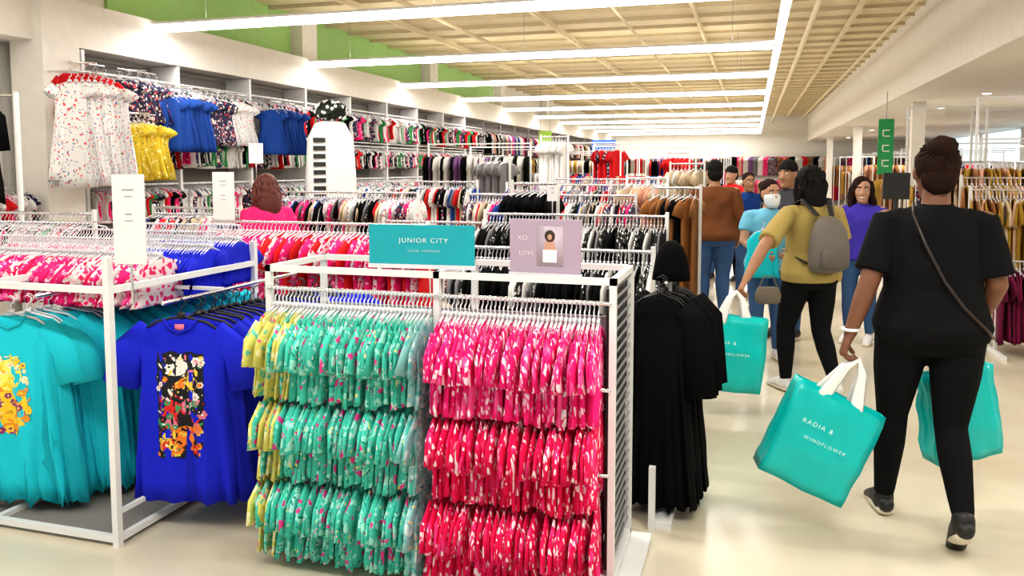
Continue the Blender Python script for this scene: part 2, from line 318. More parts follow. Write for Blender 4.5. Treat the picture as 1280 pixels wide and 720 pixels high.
# ================================================================ LEFT RACK
t=thing('display_rack','white metal rack at left holding turquoise and royal blue t-shirts','clothes rack',(-2.465,2.58,0))
for (x,y,h) in ((0,0,1.5),(0,.98,1.16),(-1.3,0,1.16),(-1.3,.98,1.16)): bar(MB(),(x,y,.014),(x,y,h if h<1.4 else 1.18),.014).build('post',WHITEP,t,False)
for z in (.03,1.06):
    for y in (0,.98): bar(MB(),(-1.3,y,z),(0,y,z),.013).build('long_bar',WHITEP,t,False)
    for x in (0,-.65,-1.3): bar(MB(),(x,0,z),(x,.98,z),.013).build('side_bar',WHITEP,t,False)
bar(MB(),(0,0,.14),(0,.98,.14),.009).build('side_bar',WHITEP,t,False)
MB().bx(-1.3,0,.02,.96,.012,.022).build('base_shelf',SLAT,t,False)
for x in (.16,-.50): MB().tube([(x,.12,.995),(x,1.12,.995)],.009).build('hang_rail',CHROME,t); bar(MB(),(min(x,0),.5,1.0),(max(x,0),.5,1.0),.008).build('rail_bracket',WHITEP,t,False)
for y,z in ((.42,1.225),(.7,1.24),(.9,1.26)): MB().tube([(-1.3,y,z),(-.02,y,z)],.004).build('hang_rail',CHROME,t)
PC=[M('print_red',(.70,.02,.02),.8),M('print_orange',(.85,.22,.02),.8),M('print_yellow',(.85,.6,.08),.8),M('print_white',(.8,.8,.75),.8),M('print_black',(.01,.01,.015),.8),M('print_pink',(.75,.2,.3),.8),M('print_green',(.05,.3,.12),.8)]
PC2=[M('print_gold',(.9,.6,.03),.8),M('print_amber',(.85,.3,.02),.8),M('print_lemon',(.95,.8,.15),.8),M('print_plum',(.25,.03,.2),.8),M('print_cream',(.85,.8,.55),.8)]
def graphic(shirt,seed,w,h,cols,dark,z0,cx=0,zones=None,cnt=200,shape=None,big=()):
    """flat print laid onto the front of the shirt"""
    me=shirt.data; bvh=BVHTree.FromPolygons([v.co for v in me.vertices],[tuple(f.vertices) for f in me.polygons])
    rnd=random.Random(seed); g=MB()
    def pz(v,k):
        hit=bvh.ray_cast(Vector((v.x,-.5,v.z)),Vector((0,1,0)))
        return Vector((v.x,(hit[0].y if hit[0] else -.03)-.0012-k,v.z))
    def dk(x,z,a,b3,ang,ci,k,n=10):
        ax=Vector((math.cos(ang),0,math.sin(ang))); ay=Vector((-math.sin(ang),0,math.cos(ang))); c=Vector((x,0,z)); m=2 if max(a,b3)>.03 else 1
        vs=[pz(c,k)]
        for q in range(1,m+1): vs+=[pz(c+(ax*a*math.cos(2*math.pi*j/n)+ay*b3*math.sin(2*math.pi*j/n))*q/m,k) for j in range(n)]
        fs=[(0,1+j,1+(j+1)%n) for j in range(n)]
        if m==2: fs+=[(1+j,1+n+j,1+n+(j+1)%n,1+(j+1)%n) for j in range(n)]
        g.add(vs,fs,ci)
    if dark is not None:
        nx,nz=12,26; idx={}; vs=[]
        for j in range(nz+1):
            for i in range(nx+1):
                wob=.006*math.sin(j*1.7+seed)+.004*math.sin(j*3.1); vs.append(pz(Vector((cx+(-w/2+w*i/nx)*(.93+wob*4),0,z0-h*j/nz-.006*math.sin(i*1.3))),0))
        g.add(vs,[(j*(nx+1)+i,j*(nx+1)+i+1,(j+1)*(nx+1)+i+1,(j+1)*(nx+1)+i) for j in range(nz) for i in range(nx)],dark)
    for (bx_,bz_,ra,rb2,ci) in big: dk(cx+bx_,z0+bz_,ra,rb2,0,ci,.00025,16)
    for k in range(cnt):
        u=rnd.random(); hw_=w/2*(shape(u) if shape else .95); x=cx+rnd.uniform(-1,1)*hw_; z=z0-.01-u*(h-.02); r=rnd.uniform(.006,.017); ci=zones(u,rnd) if zones else rnd.randrange(len(cols)); kk=.0005+k*.000004
        if rnd.random()<.5:
            for p in range(6): dk(x+r*.8*math.cos(p*1.047),z+r*.8*math.sin(p*1.047),r*.5,r*.5,0,ci,kk,7)
            dk(x,z,r*.35,r*.35,0,rnd.randrange(len(cols)),kk+.0001,7)
        else: dk(x,z,r*1.2,r*.4,k*1.3,ci,kk,8)
    return g
bluep=[proto('t_shirt',garment_mb(.42,.78,.045,.2,1.12,4+s,s+40,n=34,dr=.35),ROYAL,BLACKP,.38) for s in range(4)]
turqp=[proto('t_shirt',garment_mb(.42,.82,.06,.2,1.12,6+s,s+50,n=44,rag=.03,dr=.35),TURQ,CLEAR,.38) for s in range(4)]
def ring_neck(parent,mat):
    MB().tube([(-.07,-.012,-.075),(-.05,-.022,-.105),(0,-.026,-.125),(.05,-.022,-.105),(.07,-.012,-.075)],.007,n=6).build('neckband',mat,parent)
for i in range(22):
    u=i/21; o=place(bluep[i%4 if i else 0],(-2.28+random.uniform(-.025,.025)+u*.17,2.80+u*.88,.985),random.uniform(-.12,.12)+(.2 if i==0 else .25+u*.45),'royal blue t-shirt hanging behind the printed one on the left rack' if i else 'royal blue t-shirt with a flowery picture print, foremost on its rail','t-shirt','plain royal blue t-shirts' if i else None,1)
    if i==0:
        def zn(u,r):
            if u<.22: return r.choice((3,3,4,5,2,4))
            if u<.42: return r.choice((1,2,4,3,4))
            if u<.72: return r.choice((0,0,5,4,6,3,4))
            return r.choice((1,2,2,0,1,4))
        graphic(o,3,.22,.45,PC,4,-.21,0,zones=zn,cnt=170,shape=lambda u:.92,big=((-.02,-.06,.055,.04,3),(.04,-.13,.04,.035,2),(-.045,-.24,.04,.04,0),(.035,-.23,.035,.035,5),(-.05,-.31,.035,.03,5),(.02,-.37,.07,.055,1),(-.06,-.40,.03,.03,2))).build('picture_print',PC,o); ring_neck(o,ROYAL)
        MB().bx(-.02,.02,-.022,-.018,-.12,-.09).build('neck_label',PC[5],o)
for i in range(26):
    u=i/25; o=place(turqp[i%4 if i else 0],(-3.08+random.uniform(-.03,.03)+u*.34,2.70+u*.9,.975),random.uniform(-.15,.15)+.2+u*.7,'turquoise t-shirt with ragged hem hanging behind the printed one on the left rack' if i else 'turquoise t-shirt with yellow and orange print at the left edge','t-shirt','plain turquoise t-shirts' if i else None,1)
    if i==0: graphic(o,5,.17,.36,PC2,None,-.24,zones=lambda u,r:r.choice((2,4,0)) if u<.4 else r.choice((0,1,1,3,0)),cnt=120,shape=lambda u:.35+.75*math.sin(math.pi*min(1,u*.75+.12)),big=((0,-.09,.06,.07,2),(0,-.22,.08,.09,0),(.0,-.30,.05,.05,1))).build('picture_print',PC2,o); ring_neck(o,TURQ)
pw=[proto('floral_top',garment_mb(.32,.20,.018,.04,1.02,4,s+60),m,hw=.2) for s,m in enumerate((PKWH,HOTP,PINK,PKWH,PINKT))]
rb=[proto('plain_top',garment_mb(.30,.20,.022,.04,1.02,4,s+70),ROYAL,hw=.2) for s in range(2)]
row(pw,(-3.76,3.0,1.225),(-2.56,3.0,1.225),76,R(90),'pink and white floral top packed in the front row on top of the left rack','floral top','pink tops on top of the left rack',jy=.06)
row(pw+rb,(-3.74,3.28,1.24),(-2.50,3.28,1.24),70,R(90),'small top packed in the second row on top of the left rack','plain top','tops in the second row of the left rack',jy=.06,order=lambda i,u:random.randrange(5) if u<.6 else 5+i%2)
row(rb,(-3.1,3.48,1.26),(-2.48,3.48,1.26),34,R(90),'royal blue top at the far right corner of the left rack','plain top','blue tops at the rack corner',jy=.06)
def paper_sign(label,cx,cy,z0,wd,ht,rz=0):
    t=thing('sign',label,'sign',(cx,cy,z0),rz)
    MB().bx(-wd/2,wd/2,-.004,.004,0,ht).build('sign_panel',WHITEP,t,False)
    for k,(a,zz,hh) in enumerate(((.18,.82,.009),(.12,.75,.006),(.10,.55,.009),(.13,.48,.006))): MB().bx(-wd*a,wd*a,-.0052,-.004,ht*zz,ht*zz+hh*.6).build('printed_line',GREY,t,False)
    MB().tube([(0,.004,-.16),(0,.004,0)],.006,n=6).build('sign_stem',CHROME,t); return t
paper_sign('tall narrow white paper sign above the left rack corner post',-2.385,2.62,1.165,.135,.36,R(10))
paper_sign('narrow white paper sign behind the left rack near the pink shirted person',-3.85,5.2,1.12,.17,.40,R(10))
paper_sign('small white sign on a chrome stem beside the lilac sign',-1.45,5.9,1.3,.08,.12,R(10))
paper_sign('small white paper sign among wall garments beyond the denim tops',-5.2,7.6,1.6,.15,.22,R(40))
# ================================================================ generic floor racks
def frack(x0,y0,x1,y1,z,label):
    cx,cy=(x0+x1)/2,(y0+y1)/2; t=thing('clothing_rack',label,'clothes rack',(cx,cy,0),math.atan2(y1-y0,x1-x0)); Lh=math.hypot(x1-x0,y1-y0)/2
    for s in (-1,1):
        MB().bx(s*Lh-.012,s*Lh+.012,-.012,.012,0,z+.03).build('post',WHITEP,t,False)
        MB().bx(s*Lh-.016,s*Lh+.016,-.28,.28,0,.03).build('foot',WHITEP,t,False)
    MB().tube([(-Lh,0,z),(Lh,0,z)],.010,n=8).build('hang_rail',CHROME,t)
    bar(MB(),(-Lh,0,.12),(Lh,0,.12),.01).build('base_bar',WHITEP,t,False); return t
SILV=M('silver_hanger',(.66,.66,.70),.25,.5)
def mk(mats,w=.38,h=.6,t=.03,sl=.14,name='top',hang=CLEAR,seed=100,long_=False,sleeve=True,n=14):
    return [proto(name,garment_mb(w,h,t,sl,1.05,4,seed+i,n=n,long_=long_,sleeve=sleeve),m,hang,.34,True) for i,m in enumerate(mats)]
P_dark=mk([BLK,GRYC,BLK,BW,WHC,BLK],h=.65,name='clothing',hang=SILV); P_pink=mk([HOTP,RED,PKWH,HOTP],h=.5,name='shirt'); P_mix=mk([BLK,WHC,RED,WHFL,BW,GRYC,BEIGE,WHFL,FLOR,BEIGE,BLK,DENIM,FLOR,HOTP],h=.55,w=.34,name='shirt',hang=SILV)  # the dark set is plain hanging tops from the shared garment shape, no knitwear
P_wm=mk([WHFL,FLOR,RED,WHC,BLK,BW,HOTP,GRNC,WHFL,WHC,FLOR],h=.38,w=.26,sl=.04,name='blouse',hang=SILV); P_warm=mk([OLV,BRN,BEIGE,PEACH,OLV,OLV],h=.75,name='blouse'); P_wine=mk([WINE,WINE,BLK],h=.58,name='blouse')
P_dress=mk([GRYC,BLK,FLOR,BRN,RED,BEIGE,PEACH,WHC],h=.95,name='dress',w=.3,sl=.08)
frack(-3.75,4.9,-2.05,4.9,1.17,'low white rack of hot pink tops behind the left rack')
row(P_pink,(-3.75,4.9,1.17),(-2.05,4.9,1.17),52,R(90),'hot pink shirt hanging on the low rack behind the left rack','shirt','hot pink shirts on the low rack',jy=.2)
frack(-1.6,4.3,-.5,4.3,1.10,'low white rack of dark tops right behind the centre rack')
row(P_dark,(-1.6,4.3,1.10),(-.5,4.3,1.10),48,R(90),'dark or pale sweater on a silver hanger, rack right behind the centre rack','clothing','tops behind the centre rack',jy=.1)
frack(-1.85,5.5,-.55,5.5,1.22,'white rack of black and grey tops, second behind the centre rack')
row(P_dark,(-1.85,5.5,1.22),(-.55,5.5,1.22),54,R(90),'dark or pale sweater hanging on the second rack behind the centre rack','clothing','tops on the second rack',jy=.1)
frack(-5.1,5.9,-4.2,5.9,1.2,'white rack of mixed tops left of the pink shirted person')
stuff_row(P_mix,(-5.1,5.9,1.2),(-4.2,5.9,1.2),28,R(90),.15)
frack(-3.0,6.2,-2.1,6.2,1.1,'low white rack of mixed tops right of the pink shirted person')
stuff_row(P_mix,(-3.0,6.2,1.1),(-2.1,6.2,1.1),28,R(90),.15)
frack(-5.3,4.2,-4.1,4.2,1.25,'white rack of floral tops at the left edge')
row(P_wm,(-5.3,4.2,1.25),(-4.1,4.2,1.25),36,R(90),'floral blouse on the rack at the left edge behind the left rack','blouse','floral blouses at the left edge',jy=.15)
desc=[(-4.9,7.4,-3.2,7.4,1.3),(-2.6,7.2,-1.0,7.2,1.3),(-2.7,8.8,-.9,8.8,1.36),(-4.9,9.2,-3.2,9.2,1.38),(-2.6,10.6,-1,10.6,1.4)]
dl=['below the denim tops on the left wall','just beyond the second dark rack','third row beyond the centre rack','below the flowering topiary','fourth row beyond the centre rack']
for (a,b2,c,d,z),q in zip(desc,dl):
    frack(a,b2,c,d,z,'white rack of mixed garments '+q); stuff_row(P_mix,(a,b2,z),(c,d,z),54,R(90),.15)
tall=[(-3.2,9.9,[0],'grey dresses',1.7),(-2.75,11.3,[7],'white dresses',2.0),(-1.75,6.5,[1],'black dresses',1.42),(-2.1,12,[2,4],'floral and red dresses',1.9),(-1.0,8.0,[6,5],'peach dresses',1.45),(-.75,9.8,[5,7],'beige and white dresses',1.6),(-1.2,13.5,[4],'red dresses',1.8),(-.62,7.0,[3,1],'brown and black dresses',1.38)]
for x,y,ix,nm,z in tall:
    frack(x-.2,y,x+.2,y,z,'short white stand of '+nm); row([P_dress[i] for i in ix],(x-.18,y,z),(x+.18,y,z),8,R(70),'dress from the short stand of '+nm,'dress','stand of '+nm,jy=.3)
# ---- black long garments
t=thing('garment_stand','low white stand of long black garments beside the centre rack','clothes rack',(-.35,3.62,0))
MB().bx(-.014,.014,-.014,.014,0,1.1).build('post',WHITEP,t,False); MB().bx(-.05,.05,-.25,.25,0,.03).build('foot',WHITEP,t,False)
MB().bx(-.045,-.018,-.28,-.25,.0,.28).build('front_leg',WHITEP,t,False)
MB().tube([(0,-.12,1.05),(0.03,.3,1.05)],.01).build('hang_rail',CHROME,t)
bk=[proto('long_cardigan',garment_mb(.26,.93,.06,.13,1.30,7,s+80,n=44,long_=True,rag=.015,dr=.3),BLK,BLACKP,.26) for s in range(3)]
for i in range(7):
    place(bk[i%3],(-.375+i*.006,3.50+i*.045,1.075-.012),R(12)+random.uniform(-.3,.2),'long black garment hanging on the low stand beside the centre rack','cardigan','long black garments beside the centre rack',1)
o=MB().loft([(0,0,0,.085,.07),(0,0,.04,.08,.07),(0,0,.1,.07,.065),(0,0,.15,.05,.05),(0,0,.175,.018,.018)],n=18).build('knit_hat',BLK); o.location=(-.34,3.62,1.05); tag(o,'black knit hat on top of the black garments stand','hat')
# ================================================================ LEFT WALL bays
WX=-6.05
for i in range(22):
    Y=6.1+i*1.3
    if i<9:
        t=thing('wall_bay','white framed wall display bay, '+['nearest','second','third','fourth','fifth','sixth','seventh','eighth','ninth'][i]+' along the left wall','display bay',(WX,Y,0),0,'left wall bays')
        MB().bx(-.33,-.30,0,1.28,0,2.62).build('back_panel',SLAT,t,False)
        MB().bx(-.3,.04,-.018,.018,0,2.65).build('divider',WHITEP,t,False)
        for z in (2.46,1.9,1.38,.8): MB().tube([(0,.0,z),(0,1.3,z)],.011).build('hang_rail',WHITEP,t)
        MB().bx(-.3,.02,.02,1.28,1.95,1.965).build('shelf',WHITEP,t,False)
    else: struct('trim_%d'%(i+20),MB().bx(WX-.33,WX-.30,Y,Y+1.28,0,2.62).bx(WX-.02,WX+.02,Y-.02,Y+.02,0,2.65).bx(WX-.01,WX+.01,Y,Y+1.3,2.45,2.47),SLAT)
struct('trim_19',MB().bx(WX-.33,WX-.30,1.5,5.5,0,2.62),WALL)
def P1(m,h=.8,w=.5,sl=.03): return proto('blouse',garment_mb(w,h,.06,sl,1.35,7,random.randrange(999),n=26,dr=.1),m,CLEAR,.24,True)
wall=[(5.6,-5.42,2.36,WHFL,.86,.27,'white floral blouse','beside the white column',16,.25),(5.98,-5.85,2.50,RED,.38,.24,'red top','behind the white blouses',7,.2),(6.28,-5.55,2.06,YEL,.52,.30,'mustard yellow top','next to the white blouses',14,.20),(6.6,-5.85,2.5,FLOR,.4,.25,'dark floral top','above the yellow tops',9,.25),
 (7.15,-5.75,2.38,DENIM,.55,.28,'navy denim top','under the bulkhead',13,.22),(7.8,-5.9,2.42,FLOR,.5,.23,'dark floral blouse','beside the navy denim tops',9,.2),(8.25,-5.9,2.42,WHFL,.5,.23,'pale floral blouse','between dark floral blouses',8,.2),(9.0,-5.75,2.38,DENIM,.55,.29,'blue denim dress','left of the topiary',13,.26)]
for (Y,X,z,m,h,w_,nm,wh,n,spd) in wall:
    ps=[P1(m,h,w_),P1(m,h*.93,w_)]
    t=thing('faceout_arm','chrome faceout arm holding each '+nm+' '+wh,'display arm',(-6.3,Y,z)); MB().tube([(0,0,.05),(X+6.3+.1,0,0)],.009).build('arm',CHROME,t); MB().tube([(X+6.3,-spd,0),(X+6.3,spd,0)],.009).build('cross_rail',CHROME,t)
    for k in range(n): u=k/(n-1)-.5; place(ps[k%2],(X-.03*(k%2),Y+u*2*spd,z-.012-abs(u)*.05),R(90-40)+random.uniform(-.4,.4),nm+' hanging on the left wall '+wh,'blouse',nm+'s '+wh)
for i in range(9):
    Y=6.1+i*1.3
    stuff_row(P_wm,(WX,Y+.05,2.46),(WX,Y+1.25,2.46),24,R(30),.7,1.0)
    stuff_row(P_wm,(WX,Y+.05,1.9),(WX,Y+1.25,1.9),30,R(25),.7,.75)
    stuff_row(P_wm,(WX,Y+.05,1.38),(WX,Y+1.25,1.38),32,R(20),.6,.8)
stuff_row(P_wm,(WX,3.8,1.38),(WX,5.5,1.38),24,0,.2,.9)
def simple(x,y,z,rz,w,h,m):
    c,s_=math.cos(rz),math.sin(rz); t=.025; mi=smi(m)
    pr=[(.05,0),(w*.38,-.05),(w*.5,-.22),(w*.42,-.2),(w*.45,-h)]
    vs=[]
    for sg in (-1,1):
        L_=[(-a,b) for a,b in reversed(pr)]+[(a,b) for a,b in pr]
        for a,b in L_: vs.append((x+a*c-sg*t*s_,y+a*s_+sg*t*c,z-.07+b))
    n=10; fs=[tuple(range(n)),tuple(range(2*n-1,n-1,-1))]+[(i,i+n,(i+1)%n+n,(i+1)%n) for i in range(n)]
    ST.add(vs,fs,mi)
FM=[BLK,WHC,RED,DENIM,BW,GRYC,PURP,WHFL,FLOR,BEIGE,WHC,OLV,BRN,HOTP,PEACH]
for i in range(100):
    for z in (2.46,1.9,1.38): simple(WX,17.9+i*.17,z,random.uniform(-.6,.6),.4,.5,random.choice(FM))
for Y in range(12,34,2):
    for X0,X1 in ((-5,-3.3),(-2.7,-.8)):
        z=random.choice((1.3,1.4,1.5,1.8)); pal=random.sample(FM,5)
        for k in range(30): simple(X0+(X1-X0)*k/30,Y,z,R(90)+random.uniform(-.4,.4),.34,random.uniform(.4,.75),random.choice(pal))
for Y in range(13,34,2):
    for X0,X1 in ((2.9,4.0),(4.4,5.8)):
        z=random.choice((1.35,1.5,1.7)); pal=random.choice(((OLV,BRN,PEACH),(BLK,WHC,WHFL),(BEIGE,PEACH,BRN),(RED,HOTP,FLOR)))
        for k in range(18): simple(X0+(X1-X0)*k/18,Y+random.uniform(-.05,.05),z,R(90)+random.uniform(-.5,.5),.42,.75,random.choice(pal))
for k in range(60): simple(-6+k*.2,35.6,2.1,random.uniform(-.3,.3),.45,.8,random.choice(FM)); simple(-6+k*.2,35.5,1.1,random.uniform(-.3,.3),.45,.8,random.choice(FM))
for k in range(110): simple(6.75,12+k*.21,1.6,random.uniform(-.5,.5),.42,.6,random.choice((OLV,BRN,PEACH,BEIGE,WHC,BLK,RED)))
mb=MB()
for Y in range(12,34,2):
    for X0,X1 in ((-5,-3.3),(-2.7,-.8),(2.9,4.0),(4.4,5.8)):
        for x in (X0,X1): mb.bx(x-.012,x+.012,Y-.012,Y+.012,0,1.95)
        mb.bx(X0,X1,Y-.01,Y+.01,1.92,1.94)
tag(mb.build('distant_rack_frames',WHITEP,smooth=False),'white frames of the many distant racks at the back of the shop','clothes rack',None,'stuff')
# ================================================================ RIGHT side
for k,(x0,y0,x1,y1,z,pp,nm,n) in enumerate([(1.85,7.95,3.0,7.95,1.36,P_warm,'mustard and brown blouses',42),(2.05,9.2,3.4,9.2,1.45,P_warm,'earth tone blouses',34),(1.98,7.5,3.0,7.5,.78,P_wine,'wine coloured blouses',36),(2.0,10.4,3.6,10.4,1.62,P_warm,'brown and peach blouses',34),(2.1,11.8,3.9,11.8,1.5,P_mix,'mixed blouses',30)]):
    frack(x0,y0,x1,y1,z,'white rack of '+nm+' on the right side')
    if k<3: row(pp,(x0,y0,z),(x1,y1,z),n,R(90 if k!=0 else 75),'blouse from the rack of '+nm+' on the right side','blouse',nm+' on the right',jy=.25)
    else: stuff_row(pp,(x0,y0,z),(x1,y1,z),n,R(80),.3)
for x,y in ((3.1,11.0),(2.6,12.6),(3.6,13.4),(4.3,12.0)):
    t=thing('tall_frame','tall white open display frame on the right side, '+{3.1:'nearest the monitor',2.6:'beside the green sign',3.6:'behind the green sign',4.3:'deepest to the right'}[x],'display frame',(x,y,0))
    for s_ in (-1,1): MB().bx(s_*.5-.015,s_*.5+.015,-.015,.015,0,2.4).build('post',WHITEP,t,False)
    for z in (2.4,1.4): MB().bx(-.5,.5,-.012,.012,z-.012,z+.012).build('crossbar',WHITEP,t,False)
    stuff_row(P_warm if x in (2.6,3.6) else P_wm,(x-.45,y,1.38),(x+.45,y,1.38),18,R(70),.4)
tag(ST.build('hanging_clothes',STM),'mass of garments of all colours hanging on the further racks and along the walls','clothes',None,'stuff')
for k in range(5):
    Y=12.5+k*4.2
    struct('window_%d'%(k+1),MB().bx(6.94,6.99,Y,Y+3.6,1.75,2.6),WINDOW)
struct('window_6',MB().bx(4.7,6.9,14.9,14.95,1.6,2.55),PALEP)  # free-standing glowing panel added as a bright strip, no opening behind it
t=thing('hanging_sign','tall narrow green hanging sign with white symbols above the right racks','sign',(1.95,13.5,1.45))
MB().bx(-.11,.11,-.01,.01,0,.85).build('sign_panel',M('sign_green',(.02,.32,.10),.5),t,False)
for z in (.12,.35,.58):
    MB().bx(-.05,.05,-.014,-.01,z,z+.015).bx(-.05,.05,-.014,-.01,z+.09,z+.105).bx(-.05,-.035,-.014,-.01,z,z+.1).build('white_symbol',WHITE,t,False)
MB().tube([(0,0,.85),(0,0,1.25)],.006).build('hanging_wire',GREY,t)
t=thing('monitor','black flat monitor on a pole by the right racks','monitor',(1.46,9.3,0)); MB().bx(-.13,.13,-.02,.02,1.22,1.5).build('screen',BLACKP,t,False); MB().tube([(0,0,.02),(0,0,1.22)],.02).build('pole',BLACKP,t); MB().loft([(0,0,0,.18,.18),(0,0,.02,.17,.17)]).build('base',BLACKP,t)
for (x,y,z,w_,h_,m,nm) in ((-3.6,20,1.9,.6,.35,M('sign_blue',(.02,.12,.45)),'blue'),(-4.6,18,1.8,.3,.6,M('sign_lime',(.3,.5,.06)),'lime green')):
    t=thing('hanging_sign',nm+' department sign hanging over the middle racks','sign',(x,y,z)); MB().bx(-w_/2,w_/2,-.02,.02,0,h_).build('sign_panel',m,t,False)
    for s_ in (-1,1): MB().tube([(s_*w_*.4,0,h_),(s_*w_*.4,0,3.6-z)],.006).build('hanging_wire',GREY,t)
t=thing('slatted_fixture','white curved fixture with dark slots standing in front of the left wall','display fixture',(-4.85,8.6,0),R(30))
MB().loft([(0,0,0,.30,.14),(0,0,1.4,.30,.14),(0,0,1.9,.27,.13),(0,0,2.08,.18,.1),(0,0,2.12,.05,.05)],n=24,pw=.6).build('body',WHITEP,t)
for k in range(10): MB().bx(-.2,-.06,-.15,-.12,1.0+k*.095,1.05+k*.095).build('slot',BLACKP,t,False)
t=thing('topiary','round near black topiary with white flowers on the slatted fixture','plant',(-4.85,8.6,2.12))
rnd=random.Random(4); g=MB()
for k in range(260):
    v=Vector((rnd.gauss(0,1),rnd.gauss(0,1),rnd.gauss(0,1))).normalized(); c=Vector((v.x*.20,v.y*.18,.11+v.z*.11)); a=v.orthogonal().normalized(); b3=v.cross(a)
    if k%4: g.disk(c,.04,.025,(a+v*.4),(b3),6)
    else: MB().ell(c,.024,6,4).build('flower',WHITE,t)
g.ell((0,0,.11),(.17,.15,.10)); g.build('foliage',M('leaf_dark',(.008,.018,.010)),t)
place(bk[0],(-5.25,4.4,2.05),R(20),'dark coat hanging high at the left edge of the shop','coat',None,.75)
t=thing('coat_stand','slim white pole stand carrying the dark coat at the left edge','clothes rack',(-5.25,4.42,0))
for x in (-.3,.3): MB().bx(x-.012,x+.012,-.012,.012,0,2.08).build('post',WHITEP,t,False)
MB().tube([(-.3,0,2.06),(.3,0,2.06)],.01).build('hang_rail',CHROME,t)
# ================================================================ PEOPLE
SK1=M('skin_brown',(.20,.085,.045),.5); SK2=M('skin_mid',(.36,.18,.10),.5); SK3=M('skin_tan',(.46,.25,.16),.5)
HAIRB=M('hair_black',(.010,.008,.007),.8,var=.05,spec=.2); HAIRD=M('hair_dark_brown',(.024,.011,.008),.85,var=.3,spec=.15); HAIRR=M('hair_auburn',(.10,.02,.013),.6)
EYE=M('eye_white',(.8,.8,.78),.2); IRIS=M('iris',(.03,.015,.01),.2); LIP=M('lips',(.35,.07,.07),.4); SOLE=M('shoe_sole',(.7,.62,.5),.5); SHOE=M('shoe_black',(.015,.015,.015),.5); SHOEW=M('shoe_white',(.75,.75,.75),.5)
PB=fabric('black_knit',(.011,.011,.012),rv=.02); JEAN=fabric('jeans_cloth',(.05,.11,.24),rv=.02); MUST=fabric('mustard_beige_cloth',(.38,.29,.10),rv=.02); BRJ=fabric('brown_jacket_cloth',(.15,.055,.02),rv=.02); AQUA=fabric('pale_aqua_cloth',(.16,.45,.62),rv=.02); VIOL=fabric('blue_violet_cloth',(.06,.04,.38),rv=.02); PKS=fabric('rose_pink_cloth',(.80,.03,.2),rv=.02); MASK=M('mask_white',(.72,.75,.80),.7); CHAR=fabric('charcoal_cloth',(.05,.05,.06),rv=.02)
